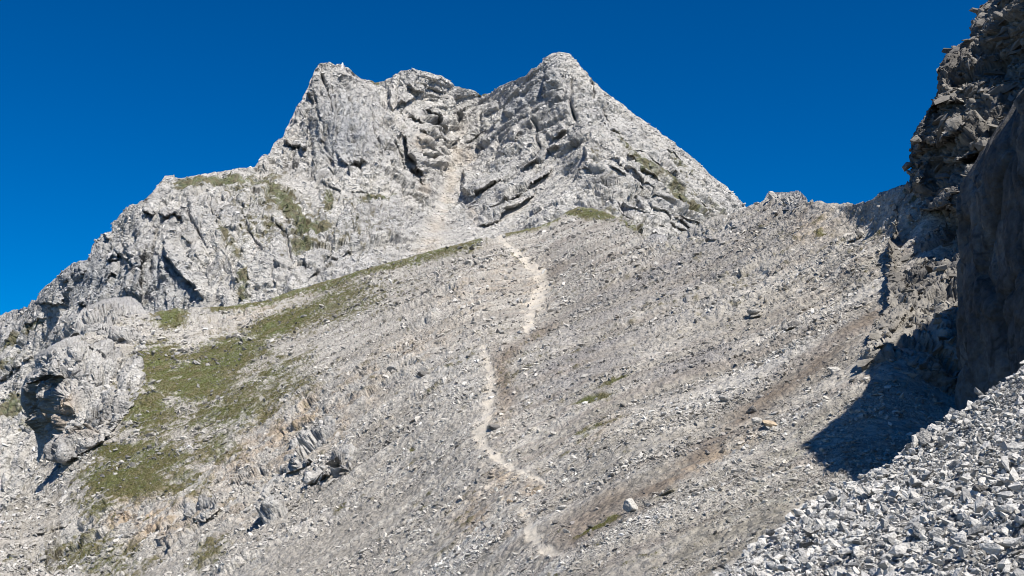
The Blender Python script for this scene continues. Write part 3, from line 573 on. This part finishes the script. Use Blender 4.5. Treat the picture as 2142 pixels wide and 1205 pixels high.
# ================================================================== OUTCROPS ON THE SLOPE
OUT = []
def outcrop(outline, lift, seed, label, scale, dark=.0, strata=20, ledges=(), stepx=1.6, pts=None, tint=None, group=None):
    """a mass of bedrock standing out of the slope: its outline, how far it juts out, its beds"""
    a = np.array(outline, float); x0, y0 = a.min(0) - 14; x1, y1 = a.max(0) + 14
    xs = np.arange(x0, x1, stepx); ys = np.arange(y0, y1, stepx)
    X, Y = np.meshgrid(xs, ys)
    d, s, al = seg_dist(X, Y, np.r_[a, a[:1]])
    ins = np.zeros(X.shape, bool); j = len(a) - 1
    for i in range(len(a)):
        cnd = (a[i, 1] > Y) != (a[j, 1] > Y)
        ins ^= cnd & (X < (a[j, 0] - a[i, 0]) * (Y - a[i, 1]) / (a[j, 1] - a[i, 1] + 1e-9) + a[i, 0]); j = i
    sd = np.where(ins, d, -d)
    D = s_depth(X, Y); base = D.copy()
    prof = np.where(sd > 0, (1 - np.exp(-sd / (.22 * min(x1 - x0, y1 - y0)))), -(1 - np.exp(sd / 10.0)))
    D = D - lift * prof + .25 * lift
    if pts is not None: pts = [(a_, b_, d_ if d_ > 0 else float(s_depth(a_, b_)) + d_) for a_, b_, d_ in pts]
    if pts is not None: D = Spline2(pts, 1e-8)(X, Y) + np.where(sd > 0, 0, -sd * .8)
    q0 = point(X, Y, D).reshape(-1, 3).astype(f32)
    wb = ((6 * fbm(q0, .4 / scale, 3, seed + 1)).reshape(X.shape), (6 * fbm(q0, .4 / scale, 3, seed + 2)).reshape(X.shape))
    for poly, amp, dec, out in ledges: ledge(D, X, Y, poly, amp, dec, out, 2.4, wb)
    P = point(X, Y, D); Nb = blur(normals(point(X, Y, blur(D, 4))), 5); Nb /= np.linalg.norm(Nb, axis=-1, keepdims=True)
    q = P.reshape(-1, 3).astype(f32)
    n1 = fbm(q, .12 / scale, 4, seed + 3); n2 = fbm(q, .5 / scale, 4, seed + 4); n3 = fbm(q, 1.6 / scale, 3, seed + 5)
    r = rot2(q, strata) + .8 * scale * n1[:, None]
    disp = scale * (1.1 * blocks(r, np.array([.26, .26, .42]) / scale, seed + 6, .6, .6) + .6 * blocks(r, np.array([.55, .55, .9]) / scale, seed + 7, .7, .8) + .3 * blocks(q, 1.4 / scale, seed + 8, .8, .8))
    P = P + Nb * (disp.reshape(X.shape) * smooth(-12, 8, sd) * steady(P, None, stepx, 7.0))[..., None]
    c = mix(np.broadcast_to(np.array([.47, .46, .44], f32), q.shape), np.array([.36, .355, .35], f32), .5 + n1 + .4 * n2)
    c = mix(c, DARK, (.7 + dark) * smooth(.1, .7, n2 + .4 * n3))
    if tint is not None: c = mix(c, np.array([.45, .37, .29], f32), tint(X.ravel(), Y.ravel()) * smooth(-.5, .4, n2))
    Q = quads(*X.shape); keep = (sd > -10); kf = (keep[:-1, :-1] & keep[1:, 1:] & keep[1:, :-1] & keep[:-1, 1:]).ravel()
    o = sub_mesh('rock_outcrop', P.reshape(-1, 3), Q, c, kf, M_SCREE)
    OUT.append((o, P, normals(P), c.reshape(P.shape), (sd > 2).astype(float), scale))
    return tag(o, label, 'rock outcrop', group)
outcrop([(54, 812), (52, 842), (66, 872), (80, 900), (88, 930), (86, 962), (112, 968), (160, 945), (210, 925), (255, 880), (285, 835), (298, 790), (290, 755), (268, 735), (240, 716), (190, 706), (140, 716), (104, 734), (80, 748), (84, 772), (62, 792)],
        6, 300, 'overhanging pale rock outcrop with a dark hollowed left side beside the turf', 3.2, .0, 15,
        ledges=[([(52, 808), (84, 792), (130, 784)], 9, 30, UP), ([(134, 784), (110, 815), (104, 860), (108, 905), (92, 975)], 13, 40, RT), ([(85, 772), (105, 742), (128, 736)], 4, 14, UP), ([(112, 900), (150, 882), (190, 872)], 3, 20, UP), ([(170, 850), (178, 885), (200, 905)], 3, 16, UP), ([(150, 760), (200, 740), (230, 745)], 2.5, 16, UP), ([(180, 770), (225, 775), (262, 765)], 2, 14, UP), ([(112, 840), (150, 812), (165, 795)], 2.5, 16, UP)],
        pts=[(54, 812, 248), (60, 860, 248), (85, 920, 240), (86, 962, 226), (84, 772, 245), (104, 734, 246), (190, 704, 248), (260, 730, -2), (298, 790, -1), (285, 835, -1), (255, 880, -1), (210, 925, -1), (160, 945, -1), (112, 972, -1), (126, 790, -12), (112, 850, -9), (114, 920, -6), (180, 760, -12), (200, 830, -9), (150, 880, -8), (240, 800, -6)],
        tint=lambda x, y: .8 * blobs(x, y, [(125, 830, 30, 30), (150, 905, 50, 16), (100, 870, 20, 50)]))
outcrop([(168, 668), (180, 650), (205, 640), (240, 632), (272, 630), (288, 640), (296, 655), (318, 664), (326, 700), (312, 728), (285, 732), (262, 720), (235, 708), (205, 704), (178, 700), (168, 686)], 5.5, 320,
        'layered pale rock outcrop with dark undercuts above the overhanging outcrop', 2.8, .1, 12, ledges=[([(170, 682), (200, 676), (235, 662), (280, 645)], 3, 12, UP), ([(190, 700), (235, 690), (262, 676), (290, 662)], 3.5, 12, UP), ([(240, 712), (280, 706), (300, 726)], 3, 14, UP)])
outcrop([(598, 968), (612, 936), (640, 900), (668, 878), (690, 880), (716, 902), (740, 928), (750, 965), (736, 990), (690, 1004), (640, 1008), (604, 990)], 7.5, 340,
        'jagged grey rock outcrop with black gaps in the middle of the slope', 1.7, .1, 30, ledges=[([(604, 992), (610, 965), (624, 942)], 6, 14, RT), ([(625, 925), (645, 905), (668, 884)], 6, 12, (1, 1)), ([(628, 1000), (655, 1006), (684, 994)], 4, 10, UP), ([(650, 955), (672, 945), (695, 932)], 3, 8, UP), ([(685, 980), (720, 950)], 3, 8, UP), ([(620, 962), (640, 958), (655, 970)], 4, 10, UP)])
outcrop([(376, 1080), (392, 1052), (430, 1042), (470, 1036), (492, 1050), (480, 1074), (450, 1094), (424, 1106), (396, 1100)], 4.0, 360,
        'low grey rock outcrop with a dark cave below the turf', 1.6, .1, 25, ledges=[([(398, 1094), (424, 1088), (452, 1074)], 4, 12, UP)])
outcrop([(545, 1060), (556, 1024), (580, 1000), (610, 1010), (606, 1045), (588, 1080), (560, 1092)], 1.8, 370, 'smooth grey rock rib below the jagged outcrop', 1.5, .0, 60, ledges=[([(556, 1078), (566, 1040), (580, 1012)], 2.0, 12, RT)])
outcrop([(1352, 512), (1366, 498), (1386, 500), (1384, 514), (1364, 520)], 3, 390, 'dark rock step on the crest where the scree meets the mountain', 1.2, .3, 20)
outcrop([(1465, 512), (1484, 494), (1520, 484), (1548, 476), (1556, 486), (1530, 500), (1500, 514)], 2.2, 400, 'broken grey rock ledge just below the saddle crest', 1.0, .2, 20)
outcrop([(1605, 424), (1612, 410), (1640, 412), (1668, 408), (1680, 420), (1660, 430), (1625, 430)], .5, 410, 'pale broken rocks crowning the saddle against the sky', .38, .0, 10)

# ================================================================== FOREGROUND RUBBLE
p_crest = line([(1380, 1330), (1440, 1262), (1500, 1208), (1560, 1165), (1640, 1110), (1700, 1068), (1750, 1034), (1800, 1012), (1850, 985), (1890, 960), (1940, 915), (2000, 882), (2040, 855), (2080, 826), (2142, 780), (2300, 665), (2500, 540)])
p_bot = line([(1380, 1420), (2500, 1420)])
R_PTS = [(1440, 1262, 11.5), (1500, 1205, 12), (1640, 1110, 12.8), (1750, 1032, 13.4), (1890, 960, 13.8), (2040, 850, 14), (2142, 780, 14), (2500, 540, 14), (1600, 1260, 9.2), (1800, 1205, 8.3), (1850, 1090, 10.3), (2000, 1000, 10.6), (2142, 900, 11), (2142, 1050, 8.0), (2142, 1205, 6.1), (2000, 1205, 6.9), (2300, 1350, 4.7), (1700, 1400, 6.2), (2500, 900, 8.5), (2500, 1400, 4.2), (1400, 1400, 8.0)]
r_depth = Spline2(R_PTS, lam=1e-6)
xs = np.arange(1390, 2500, 5.0); X, Y, D = landform(p_crest, p_bot, xs, 170, r_depth)
P = with_back(point(X, Y, D), 14, .3, 1.0)
Nb = normals(P); q = P.reshape(-1, 3).astype(f32)
dd = .10 * fbm(q, .5, 3, 401) + .05 * blocks(q, 3.0, 402, .8, .3)
P = P + Nb * dd.reshape(P.shape[:2])[..., None]
c = np.broadcast_to(np.array([.24, .235, .225], f32), q.shape)  # bed colour darkened to stand for shadow in the gaps between stones
rubble = mesh_np('rubble_slope', P.reshape(-1, 3), quads(*P.shape[:2]), M_PILE, c)
tag(rubble, 'pale grey slope of loose angular rubble in the bottom right foreground', 'rubble', kind='structure')
RG = dict(P=P, N=normals(P))

# stones: angular hulls, flat faces
def hull_stone(seed, n=13, flat=.55, mat=None):
    r = np.random.default_rng(seed); bm = bmesh.new()
    p = r.normal(size=(n, 3)); p /= np.linalg.norm(p, axis=1)[:, None]; p *= r.uniform(.75, 1.1, (n, 1)); p *= np.array([1, r.uniform(.55, .85), r.uniform(flat * .7, flat * 1.2)])
    for v in p: bm.verts.new(v)
    bmesh.ops.convex_hull(bm, input=list(bm.verts))
    for v in [v for v in bm.verts if not v.link_faces]: bm.verts.remove(v)
    me = bpy.data.meshes.new('stone'); bm.to_mesh(me); bm.free()
    me.materials.append(mat); return me
def proto_collection(name, meshes):
    cl = bpy.data.collections.new(name)
    for i, me in enumerate(meshes):
        o = bpy.data.objects.new('%s_%02d' % (name, i), me); cl.objects.link(o)
    return cl
def scatter(name, pts, rot, scl, idx, coll, col=None, mat=None, parent=None):
    me = bpy.data.meshes.new(name); n = len(pts)
    me.vertices.add(n); me.vertices.foreach_set('co', np.ascontiguousarray(pts, f32).ravel())
    for nm, ty, a, key in (('rot', 'FLOAT_VECTOR', rot, 'vector'), ('scl', 'FLOAT_VECTOR', scl, 'vector'), ('idx', 'INT', idx, 'value')):
        at = me.attributes.new(nm, ty, 'POINT'); at.data.foreach_set(key, np.ascontiguousarray(a, np.int32 if ty == 'INT' else f32).ravel())
    if col is not None:
        at = me.attributes.new('icol', 'FLOAT_COLOR', 'POINT'); cc = np.ones((n, 4), f32); cc[:, :3] = col; at.data.foreach_set('color', cc.ravel())
    o = bpy.data.objects.new(name, me); COL.objects.link(o)
    if parent: o.parent = parent
    g = bpy.data.node_groups.new(name, 'GeometryNodeTree')
    g.interface.new_socket('Geometry', in_out='INPUT', socket_type='NodeSocketGeometry'); g.interface.new_socket('Geometry', in_out='OUTPUT', socket_type='NodeSocketGeometry')
    N = g.nodes.new; L = g.links.new
    gi, go = N('NodeGroupInput'), N('NodeGroupOutput')
    ci = N('GeometryNodeCollectionInfo'); ci.inputs['Collection'].default_value = coll; ci.inputs['Separate Children'].default_value = True; ci.inputs['Reset Children'].default_value = True
    ip = N('GeometryNodeInstanceOnPoints'); ip.inputs['Pick Instance'].default_value = True
    def na(nm, ty):
        x = N('GeometryNodeInputNamedAttribute'); x.data_type = ty; x.inputs['Name'].default_value = nm
        return next(s for s in x.outputs if s.enabled and s.name == 'Attribute')
    er = N('FunctionNodeEulerToRotation')
    L(na('rot', 'FLOAT_VECTOR'), er.inputs[0]); L(er.outputs[0], ip.inputs['Rotation'])
    L(na('scl', 'FLOAT_VECTOR'), ip.inputs['Scale']); L(na('idx', 'INT'), ip.inputs['Instance Index'])
    L(gi.outputs[0], ip.inputs['Points']); L(ci.outputs[0], ip.inputs['Instance']); L(ip.outputs[0], go.inputs[0])
    md = o.modifiers.new('scatter', 'NODES'); md.node_group = g
    return o
def pick(G, n, weight, keys=()):
    """random places on a surveyed surface, n of them, with the given weight per cell"""
    P = G['P']; wgt = weight[:-1, :-1].ravel().astype(float); wgt = np.maximum(wgt, 0); wgt /= wgt.sum()
    k = rng.choice(len(wgt), n, p=wgt); i, j = np.divmod(k, P.shape[1] - 1); u, v = rng.random(n)[:, None], rng.random(n)[:, None]
    def bil(A):
        A = A if A.ndim == 3 else A[..., None]
        return (A[i, j] * (1 - u) + A[i + 1, j] * u) * (1 - v) + (A[i, j + 1] * (1 - u) + A[i + 1, j + 1] * u) * v
    return bil(P), [bil(G[x]) for x in keys]

stone_meshes = [hull_stone(900 + i, 11 + i % 5, .5 + .1 * (i % 3), M_STONE) for i in range(14)]
n = 70000
dP = np.linalg.norm(RG['P'], axis=-1)
area = np.linalg.norm(np.cross(np.gradient(RG['P'], axis=0), np.gradient(RG['P'], axis=1)), axis=-1)
wt = area * (dP < 16); wt[:8] = 0
pts, (nrm,) = pick(RG, n, wt, ('N',))
size = np.clip(.0145 * (1 - rng.random(n)) ** (-1 / 2.5), .014, .08)
size *= 1 + .35 * fbm(pts.astype(f32), .7, 2, 433)
rot = np.c_[rng.normal(0, .55, n), rng.normal(0, .55, n), rng.uniform(0, 6.28, n)]
scl = size[:, None] * np.c_[rng.uniform(.85, 1.25, n), rng.uniform(.8, 1.1, n), rng.uniform(.7, 1.15, n)]
pts = pts + nrm * np.sign(nrm[:, 2:3] + 1e-9) * size[:, None] * rng.uniform(-.1, 1.1, (n, 1))
idx = rng.integers(0, len(stone_meshes), n)
dep = pts[:, 1] * _cp + pts[:, 2] * _sp
u = CX + F0 * pts[:, 0] / dep; v = CY - F0 * (pts[:, 2] * _cp - pts[:, 1] * _sp) / dep
inv = (u > 0) & (u < W0 + 5) & (v < H0 + 5)
app = np.where(inv, size / dep, 0); order = np.argsort(-app); big = order[:296]; rest = order[296:]
for k in big:
    o = bpy.data.objects.new('stone', stone_meshes[idx[k]]); COL.objects.link(o); o.parent = rubble
    o.location = pts[k]; o.rotation_euler = rot[k]; o.scale = scl[k]
o = scatter('small_stones', pts[rest], rot[rest], scl[rest], idx[rest], proto_collection('rubble_kind', stone_meshes), parent=rubble); o['kind'] = 'stuff'

# ------------------------------------------------------------------ stones and turf of the scree slope
Ps, Ns = SG['P'], SG['N']; dS = np.linalg.norm(Ps, axis=-1)
area_px = np.ones(Ps.shape[:2]); area_px[:11] = 0
area_px *= (SG['X'] > -90) & (SG['X'] < 2170) & (SG['Y'] < 1250)
wt = area_px * (1 - .8 * SG['gm']) * (1 - .6 * SG['path']) * (1 - .8 * SG['brown']) * (1 - .3 * SG['rocky']) * (1 + .8 * SG['white'])
wt *= np.clip(.5 + 2.0 * fbm(Ps.reshape(-1, 3).astype(f32), (.04, .25, .06), 4, 501).reshape(wt.shape), .06, 2.4)
n = 170000
pts, (nrm, cc, rk) = pick(SG, n, wt, ('N', 'c', 'rocky'))
rs = rng.random(n)
dd = np.linalg.norm(pts, axis=1)
sc_mesh = [hull_stone(950 + i, 10 + i % 4, .6, M_STONEI) for i in range(10)]
px_size = np.clip(1.0 * (1 - rng.random(n)) ** (-1 / 2.2), 1.0, 8)        # half-size in survey pixels
size = np.clip(px_size * dd / F0, .04, 1.3)
rot = np.c_[rng.normal(0, .5, n), rng.normal(0, .5, n), rng.uniform(0, 6.28, n)]
scl = size[:, None] * np.c_[rng.uniform(.9, 1.4, n), rng.uniform(.7, 1.1, n), rng.uniform(.6, 1.1, n)]
col = np.clip(cc, .22, .55) * rng.uniform(.55, 1.5, (n, 1)); col = np.clip(mix(col, col.mean(1, keepdims=True) * np.array([1.03, 1, .95]), np.full(n, .7)), .1, .6)
o = scatter('scattered_stones', pts + np.array([0, 0, .35]) * size[:, None], rot, scl, rng.integers(0, 10, n), proto_collection('scree_kind', sc_mesh), col)
tag(o, 'countless small grey stones strewn over the scree slope', 'stones', kind='stuff')

# broken blocks lying on the ledges of the mountain and jutting from the cliff
def blocks_on(name, P, N, C, wt, n, px, seed, label, expo=2.2, cmul=(.85, 1.2), tilt=.5, parent=None, out=.0):
    G = dict(P=P, N=N, c=C)
    pts, (nr, cc) = pick(G, n, wt, ('N', 'c')); dd = np.linalg.norm(pts, axis=1); nr *= -np.sign((nr * pts).sum(1, keepdims=True))
    sz = np.clip(px[0] * (1 - rng.random(n)) ** (-1 / expo), px[0], px[1]) * dd / F0
    yaw = np.arctan2(nr[:, 0], -nr[:, 1])
    rot = np.c_[rng.normal(0, tilt, n), rng.normal(0, tilt, n), yaw + rng.normal(0, .6, n)]
    scl = sz[:, None] * np.c_[rng.uniform(.9, 1.8, n), rng.uniform(.6, 1.1, n), rng.uniform(.5, 1.0, n)]
    cc = np.clip(cc * rng.uniform(*cmul, (n, 1)), .08, .62)
    o = scatter(name, pts + nr * (sz * out)[:, None], rot, scl, rng.integers(0, 10, n), KIND, cc, parent=parent)
    if parent: o['kind'] = 'stuff'; return o
    return tag(o, label, 'rocks', kind='stuff')
KIND = proto_collection('block_kind', sc_mesh)
for o_, P_, N_, C_, w_, s_ in OUT:
    blocks_on('loose_blocks', P_, N_, C_, w_, int(w_.sum() * .16) + 40, (1.5, 10), 0, None, cmul=(.75, 1.2), parent=o_, out=.2)
wt = np.ones(MG['P'].shape[:2]); wt[:8] = 0; wt *= (1 - .75 * MG['g']) * (1 - .5 * MG['s'])
blocks_on('broken_rock', MG['P'], MG['N'], MG['c'], wt, 60000, (1.2, 6), 3, 'broken pale blocks lying all over the mountain face')
wt = np.ones(CG['P'].shape[:2]); wt[:, :6] = .3
blocks_on('cliff_blocks', CG['P'], CG['N'], CG['c'], wt, 20000, (2.2, 19), 4, 'angular blocks jutting from the face of the rugged cliff', out=.2, cmul=(.8, 1.3))

def tuft(seed):
    r = np.random.default_rng(seed); V = []; Q = []
    for k in range(9):
        a = r.uniform(0, 6.28); b = r.uniform(.15, .6); hgt = r.uniform(.5, 1.0); wd = r.uniform(.10, .2)
        bx, by = .35 * r.normal(), .35 * r.normal(); s, c_ = math.sin(a), math.cos(a)
        V += [(bx - wd * s, by + wd * c_, -.15), (bx + wd * s, by - wd * c_, -.15), (bx + b * c_, by + b * s, hgt)]; Q.append((3 * k, 3 * k + 1, 3 * k + 2))
    me = bpy.data.meshes.new('tuft'); me.from_pydata(V, [], Q); me.materials.append(M_GRASS); return me
wt = area_px * smooth(.25, .8, SG['gm']); n = 70000
pts, (nrm,) = pick(SG, n, wt, ('N',)); dd = np.linalg.norm(pts, axis=1)
size = np.clip(rng.uniform(.8, 2.0, n) * dd / F0, .04, .4)
t = rng.random((n, 1)) ; tc2 = rng.random((n, 1)); col = (TURF * (1 - t) + TURF2 * t) * (.75 + .7 * tc2)
o = scatter('grass', pts, np.c_[rng.normal(0, .25, n), rng.normal(0, .25, n), rng.uniform(0, 6.28, n)], np.repeat(size[:, None], 3, 1), rng.integers(0, 6, n), proto_collection('turf_kind', [tuft(i) for i in range(6)]), col)
tag(o, 'short olive green alpine grass on the upper left of the slope', 'grass', kind='stuff')

# ------------------------------------------------------------------ single boulders
def boulder_mesh(seed, mat, flat=.6):
    r = np.random.default_rng(seed); bm = bmesh.new(); bmesh.ops.create_icosphere(bm, subdivisions=3, radius=1)
    pl = r.normal(size=(11, 3)); pl /= np.linalg.norm(pl, axis=1)[:, None]; pd = r.uniform(.5, .95, 11)
    co = np.array([v.co for v in bm.verts]); dots = co @ pl.T
    rad = np.where(dots > .05, pd / np.maximum(dots, .05), 9).min(1); rad = np.minimum(rad, 1.25)
    co = co * (rad + .09 * fbm(co.astype(f32), 2.2, 4, seed))[:, None] * np.array([1, r.uniform(.7, .9), flat])
    for v, c_ in zip(bm.verts, co): v.co = c_
    me = bpy.data.meshes.new('boulder'); bm.to_mesh(me); bm.free(); me.materials.append(mat); return me
def rock_plain(name, c_):
    m, t, b = new_mat(name); N = t.nodes.new; L = t.links.new
    tc = N('ShaderNodeTexCoord'); n1 = N('ShaderNodeTexNoise'); n1.inputs['Scale'].default_value = 3.5; n1.inputs['Detail'].default_value = 7; L(tc.outputs['Object'], n1.inputs['Vector'])
    rp = N('ShaderNodeValToRGB'); e = rp.color_ramp.elements; e[0].position = .3; e[1].position = .7
    e[0].color = (c_[0] * .7, c_[1] * .7, c_[2] * .7, 1); e[1].color = (c_[0] * 1.12, c_[1] * 1.12, c_[2] * 1.12, 1)
    L(n1.outputs[0], rp.inputs[0]); L(rp.outputs[0], b.inputs['Base Color'])
    bp = N('ShaderNodeBump'); bp.inputs['Strength'].default_value = .6; bp.inputs['Distance'].default_value = .15; L(n1.outputs[0], bp.inputs['Height']); L(bp.outputs[0], b.inputs['Normal'])
    return m
MB = dict(pale=rock_plain('pale_boulder_rock', (.50, .485, .455)), grey=rock_plain('grey_boulder_rock', (.34, .335, .325)), dark=rock_plain('dark_boulder_rock', (.17, .165, .16)), tan=rock_plain('tan_boulder_rock', (.44, .36, .27)))
def ground_at(px, py, only=None):
    best = None
    for nm, G in (('scree', SG), ('rubble', RG)):
        Pg = G['P']; dep = Pg[..., 1] * _cp + Pg[..., 2] * _sp
        uu = CX + F0 * Pg[..., 0] / dep; vv = CY - F0 * (Pg[..., 2] * _cp - Pg[..., 1] * _sp) / dep
        e = (uu - px) ** 2 + (vv - py) ** 2; k = np.unravel_index(np.argmin(e), e.shape)
        if e[k] < 60 and (best is None or dep[k] < best[1]): best = (Pg[k], dep[k])
    return best
for k, (px, py, wpx, kind, flat, label) in enumerate([
        (1748, 780, 34, 'pale', .7, 'pale boulder in the small shadow at the foot of the cliff'),
        (1322, 1068, 34, 'pale', .95, 'big whitish boulder wedged in the dark mossy bank below the brown gravel'),
        (1575, 862, 24, 'dark', .75, 'dark boulder on the upper edge of the brown gravel strip'),
        (1516, 838, 34, 'grey', .45, 'flat grey slab with a dark underside above the brown gravel strip'),
        (1612, 892, 44, 'tan', .35, 'long flat tan slab right of the brown gravel strip'),
        (1586, 884, 26, 'pale', .6, 'squat pale boulder just left of the long tan slab'),
        (1116, 691, 13, 'pale', .8, 'small pale round boulder at the lower end of the upper footpath'),
        (1032, 894, 26, 'dark', .6, 'dark boulder at the bend of the middle footpath'),
        (1178, 1064, 20, 'pale', .6, 'whitish boulder alone on the brown gravel above the lowest footpath'),
        (1162, 1093, 13, 'dark', .7, 'small dark stone on the brown gravel beside the lowest footpath'),
        (1184, 1113, 16, 'grey', .6, 'grey stone with a dark hollow under it by the lowest footpath'),
        (1066, 1054, 18, 'tan', .7, 'tan rounded boulder on the ochre bank left of the footpath'),
        (1045, 1068, 14, 'pale', .7, 'pale small boulder below the tan one on the ochre bank'),
        (1038, 1026, 12, 'pale', .8, 'white stone high on the ochre bank'),
        (1160, 907, 16, 'pale', .6, 'pale stone among small rocks right of the middle footpath'),
        (1614, 411, 26, 'pale', .7, 'pale boulder on the skyline at the left end of the saddle crown'),
        (1668, 409, 15, 'pale', .8, 'small upright pale boulder on the skyline at the right end of the saddle crown'),
        (1843, 409, 13, 'pale', .8, 'pale boulder on the skyline close to the dark cliff'),
        (1577, 658, 32, 'grey', .45, 'flat grey boulder with a black shadow under it on the open scree'),
        (1662, 684, 30, 'dark', .55, 'dark broad boulder on the scree left of the cliff shadow'),
        (1803, 496, 28, 'dark', .6, 'dark boulder on the pale scree just left of the overhanging cliff'),
        (1793, 516, 18, 'grey', .6, 'grey boulder directly below the dark one beside the cliff'),
        (1485, 507, 26, 'dark', .7, 'dark blocky boulder below the saddle crest'),
        (885, 786, 26, 'dark', .6, 'dark boulder left of the middle footpath'),
        (820, 776, 24, 'grey', .7, 'grey boulder with dark cracks on the middle of the slope'),
        (286, 902, 16, 'pale', .6, 'pale stone in the turf near the overhanging outcrop'),
        (257, 970, 11, 'pale', .8, 'white pointed stone in the lower turf patch'),
        (241, 994, 9, 'pale', .8, 'tiny white stone at the left side of the lower turf patch'),
        (1722, 944, 18, 'pale', .6, 'pale stone at the tip of the big cliff shadow'),
        (1690, 988, 16, 'pale', .6, 'pale stone just below the tip of the big cliff shadow'),
        (1938, 934, 38, 'grey', .8, 'blocky grey boulder on the rim of the foreground rubble'),
        (2062, 1038, 48, 'dark', .6, 'dark sided block in the middle of the foreground rubble'),
        (2024, 1054, 40, 'grey', .6, 'leaning grey block left of the dark sided one in the rubble'),
        (2110, 1150, 70, 'pale', .4, 'large pale slab throwing a deep shadow low in the foreground rubble'),
        (1636, 1092, 30, 'dark', .7, 'dark stone on the lower rim of the foreground rubble'),
        (2085, 1016, 64, 'pale', .3, 'long pale slab lying along the foreground rubble')]):
    h = ground_at(px, py)
    if h is None: continue
    p, d = h; r = wpx * .5 * d / F0
    o = bpy.data.objects.new('boulder', boulder_mesh(1300 + k, MB[kind], flat)); COL.objects.link(o)
    o.location = Vector(p) + Vector((0, 0, r * flat * (.35 if d > 25 else .8))); o.scale = (r, r, r); o.rotation_euler = (rng.normal(0, .2), .25 + rng.normal(0, .2), rng.uniform(-.6, .6))
    tag(o, label, 'boulder', 'boulders lying on the slope')
